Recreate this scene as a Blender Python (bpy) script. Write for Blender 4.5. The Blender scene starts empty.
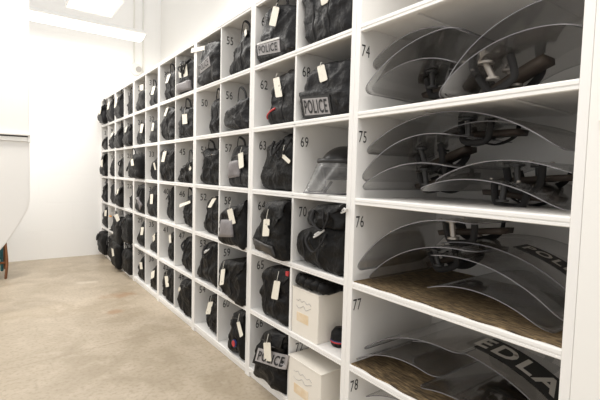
import bpy, bmesh, math, random
from mathutils import Vector, Matrix, noise
from mathutils.bvhtree import BVHTree

# ------------------------------------------------------------------ basics
C = bpy.context.scene.collection
W = .9144                       # width of one shelving unit
T = .0287                       # side panel
D = .60                         # shelf depth
Z = [.0643, .4438, .8244, 1.2031, 1.5819, 1.9555, 2.3363]   # shelf tops
YE = 6 * W + .004               # far wall

BAGS = {
 1: {'o':[[5.221,1.957],[5.424,2.004],[5.415,2.069],[5.253,2.14],[5.078,2.206],[4.753,2.194]],'x':-0.07,'c':[5.037,5.458,1.956,2.307],'t':[[[5.181,2.159],[5.042,2.157],[5.043,2.074],[5.161,2.072]]]},
 2: {'o':[[5.262,1.583],[5.403,1.612],[5.33,1.696],[5.191,1.768],[4.992,1.77]],'x':-0.01,'c':[5.037,5.458,1.582,1.927]},
 3: {'o':[[5.253,1.204],[5.434,1.231],[5.394,1.393],[5.248,1.508],[4.848,1.526]],'x':-0.04,'c':[5.037,5.458,1.203,1.553],'t':[[[5.214,1.434],[5.11,1.439],[5.112,1.332],[5.216,1.332]]]},
 4: {'o':[[5.223,0.825],[5.415,0.862],[5.326,0.981],[5.151,1.086],[4.952,1.108]],'x':-0.02,'c':[5.037,5.458,0.824,1.174]},
 5: {'o':[[5.212,0.445],[5.424,0.482],[5.385,0.609],[5.242,0.73],[5.006,0.778]],'x':-0.01,'c':[5.037,5.458,0.444,0.795],'t':[[[5.174,0.707],[5.019,0.72],[5.04,0.632],[5.176,0.619]]],'bd':[[4.909,0.638,2]]},
 6: {'o':[[5.323,0.062],[5.416,0.082],[5.446,0.144],[5.436,0.259],[5.376,0.36],[5.262,0.39],[5.16,0.375]],'x':-0.07,'c':[5.037,5.458,0.064,0.415],'sp':1},
 7: {'o':[[4.891,1.957],[4.98,1.981],[4.953,2.115],[4.857,2.207],[4.529,2.249]],'x':-0.03,'c':[4.601,5.021,1.956,2.307],'t':[[[4.852,2.208],[4.71,2.204],[4.76,2.117],[4.866,2.115]]]},
 8: {'o':[[4.868,1.583],[4.994,1.637],[4.929,1.706],[4.744,1.765],[4.568,1.798]],'x':-0.01,'c':[4.601,5.021,1.582,1.927],'t':[[[4.8,1.798],[4.678,1.817],[4.679,1.737],[4.782,1.723]]]},
 9: {'o':[[4.906,1.204],[5.0,1.232],[4.904,1.369],[4.721,1.498]],'x':0.01,'c':[4.601,5.021,1.203,1.553]},
 10: {'o':[[4.848,0.825],[4.986,0.859],[4.94,0.993],[4.845,1.098],[4.665,1.118]],'x':0.01,'c':[4.601,5.021,0.824,1.174]},
 11: {'o':[[4.887,0.256],[4.979,0.276],[5.009,0.334],[4.999,0.443],[4.939,0.537],[4.825,0.567],[4.723,0.552]],'x':0.015,'c':[4.601,5.021,0.444,0.795],'sp':1},
 12: {'o':[[4.887,0.032],[4.979,0.052],[5.009,0.12],[4.999,0.244],[4.939,0.356],[4.825,0.386],[4.723,0.371]],'x':-0.018,'c':[4.601,5.021,0.064,0.415],'sp':1},
 13: {'o':[[4.364,1.957],[4.531,1.979],[4.502,2.071],[4.363,2.174],[4.23,2.233],[4.005,2.251]],'x':-0.03,'c':[4.123,4.543,1.956,2.307],'t':[[[4.419,2.207],[4.273,2.213],[4.327,2.107],[4.437,2.094]]]},
 14: {'o':[[4.322,1.583],[4.516,1.591],[4.487,1.716],[4.32,1.789],[4.162,1.824],[3.963,1.828]],'x':-0.04,'c':[4.123,4.543,1.582,1.927]},
 15: {'o':[[4.428,1.204],[4.538,1.216],[4.454,1.356],[4.373,1.451],[4.217,1.475]],'x':0.02,'c':[4.123,4.543,1.203,1.553]},
 16: {'o':[[4.317,0.825],[4.512,0.85],[4.511,0.953],[4.316,1.04],[4.184,1.089],[4.007,1.09]],'x':-0.03,'c':[4.123,4.543,0.824,1.174],'t':[[[4.28,1.04],[4.174,1.07],[4.201,1.0],[4.292,0.976]]]},
 17: {'o':[[4.409,0.309],[4.501,0.329],[4.531,0.404],[4.521,0.536],[4.461,0.658],[4.347,0.688],[4.245,0.673]],'x':-0.058,'c':[4.123,4.543,0.444,0.795],'sp':1,'t':[[[4.444,0.702],[4.235,0.741],[4.112,0.674],[4.261,0.633]]]},
 18: {'o':[[4.409,0.035],[4.501,0.055],[4.531,0.12],[4.521,0.24],[4.461,0.346],[4.347,0.376],[4.245,0.361]],'x':-0.083,'c':[4.123,4.543,0.064,0.415],'sp':1,'t':[[[4.336,0.287],[4.229,0.292],[4.188,0.212],[4.299,0.185]]]},
 19: {'o':[[4.014,1.957],[4.095,1.983],[4.061,2.115],[4.014,2.213],[3.832,2.211]],'x':0.03,'c':[3.686,4.107,1.956,2.307]},
 20: {'o':[[3.91,1.583],[4.075,1.61],[4.03,1.741],[3.886,1.815],[3.597,1.834]],'x':-0.03,'c':[3.686,4.107,1.582,1.927],'t':[[[3.897,1.804],[3.827,1.81],[3.827,1.746],[3.883,1.738]]]},
 21: {'o':[[4.013,1.204],[4.095,1.233],[4.061,1.323],[3.966,1.397],[3.829,1.42]],'x':0.03,'c':[3.686,4.107,1.203,1.553]},
 22: {'o':[[3.966,0.825],[3.999,0.848],[3.975,0.953],[3.828,1.037]],'x':0.03,'c':[3.686,4.107,0.824,1.174]},
 23: {'o':[[3.972,0.413],[4.065,0.433],[4.095,0.498],[4.085,0.618],[4.025,0.725],[3.911,0.755],[3.809,0.74]],'x':-0.045,'c':[3.686,4.107,0.444,0.795],'sp':1},
 24: {'o':[[3.972,0.043],[4.065,0.063],[4.095,0.12],[4.085,0.228],[4.025,0.321],[3.911,0.351],[3.809,0.336]],'x':-0.04,'c':[3.686,4.107,0.064,0.415],'sp':1},
 25: {'o':[[3.465,1.957],[3.608,1.977],[3.587,2.076],[3.486,2.155],[3.388,2.177],[3.237,2.176]],'x':-0.0,'c':[3.208,3.629,1.956,2.307],'t':[[[3.46,2.239],[3.315,2.227],[3.315,2.164],[3.451,2.178]]]},
 26: {'o':[[3.46,1.583],[3.611,1.598],[3.582,1.681],[3.501,1.752],[3.422,1.82],[3.269,1.842]],'x':0.01,'c':[3.208,3.629,1.582,1.927],'t':[[[3.349,1.804],[3.243,1.795],[3.272,1.702],[3.367,1.708]]]},
 27: {'o':[[3.494,1.213],[3.587,1.233],[3.617,1.279],[3.607,1.371],[3.547,1.447],[3.433,1.477],[3.331,1.462]],'x':-0.074,'c':[3.208,3.629,1.203,1.553],'sp':1,'t':[[[3.428,1.405],[3.346,1.414],[3.306,1.35],[3.387,1.344]],[[3.411,1.418],[3.343,1.422],[3.287,1.349],[3.353,1.344]]]},
 28: {'o':[[3.421,0.825],[3.594,0.845],[3.607,0.916],[3.544,1.003],[3.483,1.11],[3.344,1.149],[3.193,1.144]],'x':-0.01,'c':[3.208,3.629,0.824,1.174],'g':[[3.468,0.988],[3.348,1.017],[3.25,0.925],[3.288,0.867],[3.468,0.864]]},
 29: {'o':[[3.452,0.445],[3.597,0.458],[3.576,0.533],[3.453,0.621],[3.355,0.726],[3.26,0.759]],'x':0.01,'c':[3.208,3.629,0.444,0.795],'t':[[[3.341,0.673],[3.233,0.686],[3.263,0.595],[3.36,0.582]]]},
 30: {'o':[[3.449,0.065],[3.561,0.099],[3.532,0.164],[3.411,0.29],[3.256,0.384]],'x':0.01,'c':[3.208,3.629,0.064,0.415],'t':[[[3.365,0.277],[3.268,0.295],[3.26,0.219],[3.357,0.199]]]},
 31: {'o':[[3.09,1.957],[3.178,1.998],[3.178,2.078],[3.127,2.164],[2.926,2.151]],'x':0.03,'c':[2.772,3.192,1.956,2.307],'t':[[[3.025,2.161],[2.933,2.152],[2.958,2.066],[3.048,2.078]]]},
 32: {'o':[[3.085,1.583],[3.173,1.611],[3.157,1.717],[3.105,1.807],[2.922,1.823]],'x':0.03,'c':[2.772,3.192,1.582,1.927],'t':[[[3.021,1.789],[2.954,1.784],[2.97,1.704],[3.037,1.709]]]},
 33: {'o':[[3.046,1.204],[3.116,1.223],[3.117,1.328],[3.032,1.41],[2.916,1.449]],'x':0.03,'c':[2.772,3.192,1.203,1.553],'t':[[[2.932,1.378],[2.883,1.382],[2.882,1.307],[2.931,1.306]]]},
 34: {'o':[[3.045,0.825],[3.163,0.871],[3.171,0.939],[3.118,1.034],[3.048,1.121],[2.816,1.147]],'x':-0.0,'c':[2.772,3.192,0.824,1.174],'t':[[[2.969,1.059],[2.879,1.064],[2.878,0.963],[2.968,0.956]]]},
 35: {'o':[[3.089,0.445],[3.168,0.478],[3.126,0.533],[3.039,0.627],[2.906,0.702]],'x':0.03,'c':[2.772,3.192,0.444,0.795],'t':[[[2.99,0.62],[2.906,0.662],[2.939,0.585],[3.006,0.554]]]},
 36: {'o':[[2.966,0.065],[3.06,0.075],[3.019,0.159],[2.985,0.261],[2.837,0.374]],'x':0.01,'c':[2.772,3.192,0.064,0.415],'t':[[[2.96,0.248],[2.843,0.293],[2.835,0.222],[2.942,0.178]]]},
 37: {'o':[[2.593,1.957],[2.694,1.973],[2.709,2.039],[2.637,2.094],[2.61,2.188],[2.668,2.251],[2.569,2.224],[2.407,2.21]],'x':0.03,'c':[2.294,2.714,1.956,2.307],'t':[[[2.523,2.189],[2.441,2.184],[2.48,2.109],[2.549,2.111]]]},
 38: {'o':[[2.467,1.583],[2.609,1.605],[2.684,1.688],[2.67,1.746],[2.597,1.806],[2.541,1.858],[2.472,1.888],[2.287,1.848]],'x':-0.01,'c':[2.294,2.714,1.582,1.927],'t':[[[2.495,1.879],[2.432,1.881],[2.494,1.801],[2.551,1.811]]]},
 39: {'o':[[2.488,1.204],[2.662,1.209],[2.708,1.269],[2.68,1.4],[2.666,1.49],[2.578,1.507],[2.28,1.497]],'x':-0.01,'c':[2.294,2.714,1.203,1.553],'t':[[[2.531,1.476],[2.433,1.483],[2.487,1.383],[2.573,1.383]]]},
 40: {'o':[[2.573,0.825],[2.675,0.864],[2.676,0.941],[2.634,1.02],[2.592,1.099],[2.523,1.149],[2.442,1.17]],'x':0.05,'c':[2.294,2.714,0.824,1.174]},
 41: {'o':[[2.566,0.445],[2.668,0.456],[2.64,0.535],[2.584,0.627],[2.543,0.714],[2.433,0.749]],'x':0.05,'c':[2.294,2.714,0.444,0.795],'t':[[[2.549,0.688],[2.485,0.703],[2.475,0.622],[2.539,0.617]]]},
 42: {'o':[[2.47,0.065],[2.63,0.072],[2.698,0.117],[2.678,0.213],[2.649,0.299],[2.561,0.348],[2.448,0.385],[2.313,0.389]],'x':0.01,'c':[2.294,2.714,0.064,0.415],'t':[[[2.552,0.294],[2.458,0.314],[2.414,0.224],[2.498,0.199]]]},
 43: {'o':[[2.193,1.957],[2.272,1.977],[2.269,2.04],[2.197,2.117],[2.151,2.197],[2.212,2.257],[2.105,2.226],[1.927,2.21]],'x':-0.0,'c':[1.857,2.278,1.956,2.307],'t':[[[2.168,2.198],[2.109,2.195],[2.106,2.087],[2.158,2.096]],[[2.051,2.184],[1.962,2.175],[1.938,2.075],[2.026,2.077]]],'g':[[2.201,2.043],[1.915,2.039],[1.913,1.967],[2.199,1.975]]},
 44: {'o':[[2.093,1.583],[2.225,1.586],[2.251,1.646],[2.228,1.727],[2.169,1.802],[2.17,1.856],[2.076,1.835],[1.943,1.837]],'x':0.01,'c':[1.857,2.278,1.582,1.927],'t':[[[2.08,1.78],[1.971,1.773],[1.954,1.69],[2.061,1.695]]]},
 45: {'o':[[2.132,1.204],[2.254,1.209],[2.255,1.258],[2.182,1.314],[2.088,1.361],[1.998,1.391],[1.932,1.404]],'x':0.01,'c':[1.857,2.278,1.203,1.553],'t':[[[1.956,1.325],[1.913,1.346],[1.901,1.321],[1.933,1.305]]]},
 46: {'o':[[2.058,0.825],[2.153,0.855],[2.173,0.906],[2.156,0.987],[2.11,1.062],[2.042,1.1],[1.975,1.095]],'x':0.03,'c':[1.857,2.278,0.824,1.174],'t':[[[2.224,1.01],[1.978,1.058],[1.945,1.039],[2.199,0.981]]]},
 47: {'o':[[2.069,0.445],[2.166,0.47],[2.179,0.53],[2.133,0.628],[2.099,0.705],[2.053,0.746],[1.941,0.753]],'x':0.02,'c':[1.857,2.278,0.444,0.795]},
 48: {'o':[[2.031,0.065],[2.177,0.077],[2.229,0.143],[2.211,0.244],[2.158,0.327],[2.062,0.372],[1.882,0.411]],'x':-0.0,'c':[1.857,2.278,0.064,0.415],'t':[[[2.114,0.283],[2.067,0.312],[2.054,0.289],[2.101,0.251]]]},
 49: {'o':[[1.639,1.957],[1.754,1.975],[1.785,2.009],[1.767,2.093],[1.721,2.187],[1.656,2.258],[1.539,2.26],[1.387,2.222]],'x':-0.01,'c':[1.38,1.8,1.956,2.307],'t':[[[1.896,2.286],[1.619,2.242],[1.618,2.209],[1.895,2.247]]],'p':[[1.723,2.112],[1.491,2.135],[1.489,2.067],[1.721,2.055],'POLICE',1]},
 50: {'o':[[1.608,1.583],[1.636,1.594],[1.612,1.716],[1.597,1.812],[1.553,1.85],[1.459,1.849]],'x':0.03,'c':[1.38,1.8,1.582,1.927]},
 51: {'o':[[1.648,1.204],[1.765,1.211],[1.779,1.235],[1.757,1.299],[1.73,1.386],[1.742,1.457],[1.694,1.487],[1.6,1.468],[1.546,1.466],[1.427,1.491]],'x':0.02,'c':[1.38,1.8,1.203,1.553]},
 52: {'o':[[1.513,0.825],[1.68,0.827],[1.729,0.862],[1.702,0.94],[1.666,1.016],[1.63,1.099],[1.522,1.125],[1.436,1.123]],'x':0.03,'c':[1.38,1.8,0.824,1.174],'t':[[[1.531,1.102],[1.461,1.11],[1.529,1.035],[1.592,1.03]]]},
 53: {'o':[[1.566,0.445],[1.761,0.458],[1.796,0.49],[1.744,0.581],[1.717,0.682],[1.669,0.737],[1.539,0.779],[1.383,0.787]],'x':0.01,'c':[1.38,1.8,0.444,0.795],'em':[[1.63,0.669],[1.529,0.721]]},
 54: {'o':[[1.511,0.065],[1.661,0.072],[1.702,0.124],[1.684,0.194],[1.657,0.273],[1.621,0.338],[1.503,0.378],[1.433,0.377]],'x':0.04,'c':[1.38,1.8,0.064,0.415],'t':[[[1.603,0.289],[1.517,0.316],[1.563,0.205],[1.647,0.181]]]},
 55: {'o':[[1.2,1.957],[1.281,1.966],[1.316,2.012],[1.291,2.06],[1.234,2.122],[1.163,2.157],[1.123,2.211],[1.097,2.24],[1.03,2.22]],'x':0.03,'c':[0.943,1.364,1.956,2.307],'t':[[[1.08,2.221],[1.053,2.224],[1.012,2.176],[1.038,2.167]]]},
 56: {'o':[[1.109,1.583],[1.257,1.604],[1.339,1.638],[1.329,1.681],[1.261,1.729],[1.172,1.746],[1.102,1.77],[1.047,1.783],[0.943,1.775]],'x':-0.01,'c':[0.943,1.364,1.582,1.927]},
 57: {'o':[[1.172,1.204],[1.277,1.204],[1.32,1.234],[1.312,1.319],[1.268,1.395],[1.255,1.458],[1.197,1.486],[1.111,1.486],[1.002,1.469]],'x':0.03,'c':[0.943,1.364,1.203,1.553],'t':[[[1.128,1.426],[1.059,1.437],[1.028,1.339],[1.089,1.326]]],'g':[[1.266,1.37],[1.119,1.386],[1.101,1.276],[1.262,1.262]]},
 58: {'o':[[1.053,0.817],[1.278,0.799],[1.312,0.851],[1.315,0.929],[1.277,1.018],[1.193,1.066],[1.077,1.082],[0.994,1.108],[0.866,1.132]],'x':-0.04,'c':[0.943,1.364,0.824,1.174],'t':[[[1.123,1.052],[1.051,1.071],[1.006,0.978],[1.076,0.958]]],'g':[[1.265,0.95],[1.211,0.98],[1.056,0.996],[1.038,0.883],[1.238,0.856]]},
 59: {'o':[[1.059,0.429],[1.256,0.454],[1.314,0.498],[1.317,0.591],[1.295,0.671],[1.217,0.703],[1.083,0.714],[0.869,0.748]],'x':-0.03,'c':[0.943,1.364,0.444,0.795],'t':[[[1.22,0.635],[1.159,0.651],[1.156,0.545],[1.217,0.524]]]},
 60: {'o':[[1.001,0.093],[1.175,0.065],[1.207,0.107],[1.171,0.177],[1.137,0.264],[1.153,0.311],[1.111,0.36],[1.04,0.392],[0.893,0.411]],'x':-0.01,'c':[0.943,1.364,0.064,0.415],'t':[[[1.027,0.317],[0.986,0.336],[0.929,0.262],[0.969,0.235]]],'bd':[[1.05,0.167,1]]},
 61: {'o':[[0.834,1.957],[0.877,1.983],[0.867,2.04],[0.829,2.141],[0.798,2.215],[0.754,2.252],[0.69,2.25],[0.608,2.24],[0.53,2.217],[0.483,2.198]],'x':-0.0,'c':[0.465,0.886,1.956,2.307],'t':[[[0.648,2.232],[0.587,2.205],[0.623,2.113],[0.691,2.139]]],'p':[[0.839,2.062],[0.6,2.039],[0.597,1.974],[0.833,2.002],'POLICE',1]},
 62: {'o':[[0.765,1.583],[0.806,1.611],[0.796,1.654],[0.77,1.72],[0.751,1.804],[0.71,1.858],[0.627,1.879],[0.578,1.889],[0.511,1.879]],'x':0.03,'c':[0.465,0.886,1.582,1.927],'t':[[[0.7,1.848],[0.637,1.849],[0.587,1.73],[0.653,1.734]]],'trim':[[0.764,1.625],[0.752,1.641],[0.719,1.658],[0.672,1.676]]},
 63: {'o':[[0.783,1.204],[0.854,1.219],[0.881,1.285],[0.847,1.334],[0.802,1.375],[0.809,1.422],[0.794,1.469],[0.738,1.479],[0.663,1.492],[0.592,1.527],[0.496,1.537]],'x':0.03,'c':[0.465,0.886,1.203,1.553],'t':[[[0.578,1.396],[0.553,1.409],[0.489,1.373],[0.507,1.356]]],'fl':1},
 64: {'o':[[0.596,0.825],[0.765,0.849],[0.809,0.896],[0.781,0.954],[0.726,1.041],[0.695,1.113],[0.63,1.145],[0.528,1.155],[0.422,1.149],[0.368,1.147]],'x':-0.05,'c':[0.465,0.886,0.824,1.174],'t':[[[0.637,1.043],[0.574,1.049],[0.58,0.953],[0.65,0.943]]],'pl':[[0.763,0.916],[0.557,0.9],[0.535,0.842],[0.731,0.855]]},
 65: {'o':[[0.682,0.445],[0.763,0.445],[0.771,0.516],[0.798,0.576],[0.77,0.637],[0.756,0.713],[0.684,0.753],[0.588,0.774],[0.497,0.775],[0.421,0.779]],'x':-0.0,'c':[0.465,0.886,0.444,0.795],'t':[[[0.585,0.696],[0.524,0.704],[0.55,0.592],[0.618,0.583]]],'bd':[[0.492,0.75]]},
 66: {'o':[[0.659,0.065],[0.776,0.065],[0.78,0.092],[0.757,0.189],[0.743,0.26],[0.717,0.339],[0.673,0.378],[0.607,0.397],[0.435,0.41],[0.352,0.411]],'x':-0.04,'c':[0.465,0.886,0.064,0.415],'t':[[[0.625,0.329],[0.551,0.355],[0.547,0.246],[0.621,0.223]]],'p':[[0.691,0.272],[0.42,0.318],[0.445,0.233],[0.705,0.194],'POLICE',1]},
 67: {'o':[[0.306,1.957],[0.398,1.975],[0.43,2.006],[0.445,2.046],[0.429,2.098],[0.441,2.162],[0.435,2.231],[0.335,2.238],[0.188,2.207],[0.083,2.18]],'x':0.01,'c':[0.029,0.449,1.956,2.307],'t':[[[0.251,2.148],[0.19,2.138],[0.197,2.117],[0.245,2.115]]]},
 68: {'o':[[0.322,1.583],[0.421,1.601],[0.44,1.627],[0.437,1.665],[0.422,1.726],[0.398,1.781],[0.349,1.83],[0.269,1.85],[0.15,1.85],[0.066,1.837]],'x':0.01,'c':[0.029,0.449,1.582,1.927],'t':[[[0.275,1.833],[0.221,1.835],[0.191,1.756],[0.248,1.751]]],'p':[[0.398,1.698],[0.173,1.678],[0.165,1.587],[0.389,1.599],'POLICE',0]},
 70: {'o':[[0.226,0.825],[0.379,0.853],[0.44,0.891],[0.442,0.945],[0.412,0.993],[0.334,1.026],[0.236,1.056],[0.122,1.054],[0.018,1.057]],'x':0.0,'c':[0.029,0.449,0.824,1.174],'em':[[0.24,0.991],[0.18,1.034]]},
 700: {'n':70,'o':[[0.23,1.046],[0.297,1.069],[0.306,1.097],[0.283,1.129],[0.235,1.149],[0.166,1.16],[-0.008,1.17]],'x':-0.03,'c':[0.029,0.449,1.045,1.174],'em':[[0.047,1.13],[0.002,1.156]]}}


def obj(name, bm, mats, parent=None, smooth=False):
    bm.normal_update()
    me = bpy.data.meshes.new(name)
    bm.to_mesh(me); bm.free()
    if not isinstance(mats, (list, tuple)): mats = [mats]
    for m in mats: me.materials.append(m)
    if smooth:
        for p in me.polygons: p.use_smooth = True
    o = bpy.data.objects.new(name, me)
    C.objects.link(o)
    if parent is not None:
        o.parent = parent
        o.matrix_parent_inverse = world_of(parent).inverted()
    return o

def world_of(o):
    m = Matrix.LocRotScale(o.location, o.rotation_euler, o.scale)
    if o.parent is not None:
        m = world_of(o.parent) @ o.matrix_parent_inverse @ m
    return m

def tag(o, label=None, cat=None, group=None, kind=None):
    if label: o['label'] = label
    if cat: o['category'] = cat
    if group: o['group'] = group
    if kind: o['kind'] = kind
    return o

def thing(name, label, cat, loc, group=None):
    o = bpy.data.objects.new(name, None)
    o.empty_display_size = .1
    C.objects.link(o)
    o.location = loc
    return tag(o, label, cat, group)

def box(bm, x0, x1, y0, y1, z0, z1, bev=0, mi=0):
    x0, x1 = min(x0, x1), max(x0, x1); y0, y1 = min(y0, y1), max(y0, y1); z0, z1 = min(z0, z1), max(z0, z1)
    vs = [bm.verts.new((x, y, z)) for x in (x0, x1) for y in (y0, y1) for z in (z0, z1)]
    fs = [bm.faces.new([vs[i] for i in q]) for q in ((0,1,3,2),(4,6,7,5),(0,4,5,1),(2,3,7,6),(0,2,6,4),(1,5,7,3))]
    for f in fs: f.material_index = mi
    if bev:
        es = list({e for f in fs for e in f.edges})
        bmesh.ops.bevel(bm, geom=es, offset=bev, segments=2, affect='EDGES', profile=.5)
    return bm

def nb(): return bmesh.new()

def bxo(name, b, mat, parent=None, bev=0):
    return obj(name, box(nb(), *b, bev=bev), mat, parent)

def tube(bm, pts, r, n=8, flat=1.0, closed=False, cap=True):
    """round or flattened tube along points"""
    pts = [Vector(p) for p in pts]
    m = len(pts); rings = []
    up = Vector((.13, .21, .97)).normalized(); prev = None
    for i, p in enumerate(pts):
        if closed: t = pts[(i+1) % m] - pts[i-1]
        else: t = pts[min(i+1, m-1)] - pts[max(i-1, 0)]
        if t.length < 1e-9: t = Vector((0, 0, 1))
        t.normalize()
        a = prev if prev is not None else up
        a = a - t * a.dot(t)
        if a.length < 1e-4: a = Vector((1, 0, 0)) - t * t.x
        a.normalize(); prev = a
        b = t.cross(a)
        rr = r[i] if isinstance(r, (list, tuple)) else r
        rings.append([bm.verts.new(p + rr*(math.cos(q)*a + flat*math.sin(q)*b)) for q in (2*math.pi*k/n for k in range(n))])
    for i in range(m if closed else m-1):
        A, B = rings[i], rings[(i+1) % m]
        for k in range(n):
            bm.faces.new((A[k], A[(k+1) % n], B[(k+1) % n], B[k]))
    if cap and not closed:
        bm.faces.new(rings[0][::-1]); bm.faces.new(rings[-1])
    return bm

def spline(pts, n=6, closed=False):
    pts = [Vector(p) for p in pts]; m = len(pts); out = []
    for i in range(m if closed else m-1):
        if closed: a, b, c, d = pts[i-1], pts[i], pts[(i+1) % m], pts[(i+2) % m]
        else: a, b, c, d = pts[max(i-1, 0)], pts[i], pts[i+1], pts[min(i+2, m-1)]
        for k in range(n):
            t = k/n
            out.append(.5*((2*b)+(c-a)*t+(2*a-5*b+4*c-d)*t*t+(3*b-a-3*c+d)*t**3))
    if not closed: out.append(pts[-1])
    return out

def disc(bm, c, r, axis='X', depth=.01, n=20, r2=None):
    """short cylinder centred on c"""
    r2 = r if r2 is None else r2
    c = Vector(c); A = []; B = []
    for k in range(n):
        a = 2*math.pi*k/n
        u, v = math.cos(a), math.sin(a)
        def P(rr, h):
            return c + {'X': Vector((h, rr*u, rr*v)), 'Y': Vector((rr*u, h, rr*v)), 'Z': Vector((rr*u, rr*v, h))}[axis]
        A.append(bm.verts.new(P(r, -depth/2))); B.append(bm.verts.new(P(r2, depth/2)))
    for k in range(n): bm.faces.new((A[k], A[(k+1) % n], B[(k+1) % n], B[k]))
    bm.faces.new(A[::-1]); bm.faces.new(B)
    bmesh.ops.recalc_face_normals(bm, faces=bm.faces[:])
    return bm

_txt = {}
def text_bm(s, size=1.0, extr=0.0, sx=1.0, space=1.0, bold=0):
    """flat lettering as a mesh in the XY plane, returned as a bmesh"""
    key = (s, size, extr, sx, space, bold)
    if key not in _txt:
        cu = bpy.data.curves.new('t', 'FONT')
        cu.body = s; cu.size = size; cu.extrude = extr; cu.space_character = space
        cu.resolution_u = 3; cu.offset = bold
        o = bpy.data.objects.new('t', cu); C.objects.link(o)
        dg = bpy.context.evaluated_depsgraph_get()
        me = bpy.data.meshes.new_from_object(o.evaluated_get(dg))
        bpy.data.objects.remove(o); bpy.data.curves.remove(cu)
        for v in me.vertices: v.co.x *= sx
        _txt[key] = me
    bm = nb(); bm.from_mesh(_txt[key])
    for f in bm.faces: f.material_index = 0
    return bm

def bounds(bm):
    xs = [v.co.x for v in bm.verts]; ys = [v.co.y for v in bm.verts]
    return min(xs), max(xs), min(ys), max(ys)

# ------------------------------------------------------------------ materials
def mat(name, col, rough=.5, metal=0, **kw):
    m = bpy.data.materials.new(name); m.use_nodes = True
    nt = m.node_tree; b = nt.nodes['Principled BSDF']
    b.inputs['Base Color'].default_value = (*col, 1)
    b.inputs['Roughness'].default_value = rough
    b.inputs['Metallic'].default_value = metal
    if 'spec' in kw: b.inputs['Specular IOR Level'].default_value = kw['spec']
    if 'sheen' in kw:
        b.inputs['Sheen Weight'].default_value = kw['sheen']; b.inputs['Sheen Roughness'].default_value = .4
    if 'var' in kw:                      # mottled colour between col and col2
        col2, scale = kw['var']
        tc = nt.nodes.new('ShaderNodeTexCoord'); nz = nt.nodes.new('ShaderNodeTexNoise')
        nz.inputs['Scale'].default_value = scale; nz.inputs['Detail'].default_value = 6
        mx = nt.nodes.new('ShaderNodeMix'); mx.data_type = 'RGBA'
        mx.inputs[6].default_value = (*col, 1); mx.inputs[7].default_value = (*col2, 1)
        rp = nt.nodes.new('ShaderNodeMapRange'); rp.inputs[1].default_value = .35; rp.inputs[2].default_value = .65
        nt.links.new(tc.outputs['Object'], nz.inputs['Vector']); nt.links.new(nz.outputs[0], rp.inputs[0])
        nt.links.new(rp.outputs[0], mx.inputs[0]); nt.links.new(mx.outputs[2], b.inputs['Base Color'])
    if 'bump' in kw:
        scale, st = kw['bump']
        tc = nt.nodes.new('ShaderNodeTexCoord'); nz = nt.nodes.new('ShaderNodeTexNoise')
        nz.inputs['Scale'].default_value = scale; nz.inputs['Detail'].default_value = 4
        bp = nt.nodes.new('ShaderNodeBump'); bp.inputs['Strength'].default_value = st; bp.inputs['Distance'].default_value = .01
        nt.links.new(tc.outputs['Object'], nz.inputs['Vector']); nt.links.new(nz.outputs[0], bp.inputs['Height'])
        nt.links.new(bp.outputs[0], b.inputs['Normal'])
    return m

def emit(name, col, s):
    m = bpy.data.materials.new(name); m.use_nodes = True; nt = m.node_tree
    b = nt.nodes['Principled BSDF']
    b.inputs['Base Color'].default_value = (*col, 1)
    b.inputs['Emission Color'].default_value = (*col, 1); b.inputs['Emission Strength'].default_value = s
    return m

def clear_mat(name, tint, haze, hazecol, rough=.12, gloss=.6):
    """thin clear plastic: tinted see-through + a little scratched haze + gloss"""
    m = bpy.data.materials.new(name); m.use_nodes = True; nt = m.node_tree; N = nt.nodes; L = nt.links
    N.remove(N['Principled BSDF']); out = N['Material Output']
    tr = N.new('ShaderNodeBsdfTransparent'); tr.inputs[0].default_value = (*tint, 1)
    df = N.new('ShaderNodeBsdfDiffuse'); df.inputs[0].default_value = (*hazecol, 1)
    gl = N.new('ShaderNodeBsdfGlossy'); gl.inputs['Roughness'].default_value = rough
    tc = N.new('ShaderNodeTexCoord'); nz = N.new('ShaderNodeTexNoise'); nz.inputs['Scale'].default_value = 14; nz.inputs['Detail'].default_value = 8
    mr = N.new('ShaderNodeMapRange'); mr.inputs[1].default_value = .4; mr.inputs[2].default_value = .75
    mr.inputs[3].default_value = haze*.6; mr.inputs[4].default_value = haze*1.5
    L.new(tc.outputs['Object'], nz.inputs['Vector']); L.new(nz.outputs[0], mr.inputs[0])
    a = N.new('ShaderNodeMixShader'); L.new(mr.outputs[0], a.inputs[0]); L.new(tr.outputs[0], a.inputs[1]); L.new(df.outputs[0], a.inputs[2])
    lw = N.new('ShaderNodeLayerWeight'); lw.inputs[0].default_value = .25
    mu = N.new('ShaderNodeMath'); mu.operation = 'MULTIPLY'; mu.inputs[1].default_value = gloss
    L.new(lw.outputs['Fresnel'], mu.inputs[0])
    b = N.new('ShaderNodeMixShader'); L.new(mu.outputs[0], b.inputs[0]); L.new(a.outputs[0], b.inputs[1]); L.new(gl.outputs[0], b.inputs[2])
    L.new(b.outputs[0], out.inputs['Surface'])
    return m

M = {}
M['shelf'] = mat('white_enamel', (.84, .825, .80), .38, bump=(220, .04))
M['wall'] = mat('white_paint', (.86, .845, .81), .7)
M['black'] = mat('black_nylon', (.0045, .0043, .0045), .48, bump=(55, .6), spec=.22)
M['black_lit'] = mat('lit_black_nylon', (.0065, .0062, .0072), .46, bump=(45, .6), spec=.28)  # same black nylon, paler: the light on the upper rows put into colour
M['web'] = mat('black_webbing', (.016, .015, .016), .7, bump=(300, .5))
M['vinyl'] = mat('grey_vinyl', (.20, .185, .19), .4, bump=(60, .3))
M['leather'] = mat('dark_leather', (.03, .027, .025), .35)
M['tag'] = mat('cream_card', (.84, .80, .70), .6, var=((.78, .74, .64), 90))
M['cord'] = mat('white_cord', (.7, .68, .62), .8)
M['silver'] = mat('reflective_grey', (.36, .34, .34), .45, bump=(400, .2))
M['ink'] = mat('black_ink', (.015, .015, .016), .6)
M['red'] = mat('red_piping', (.50, .035, .04), .5)
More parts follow.
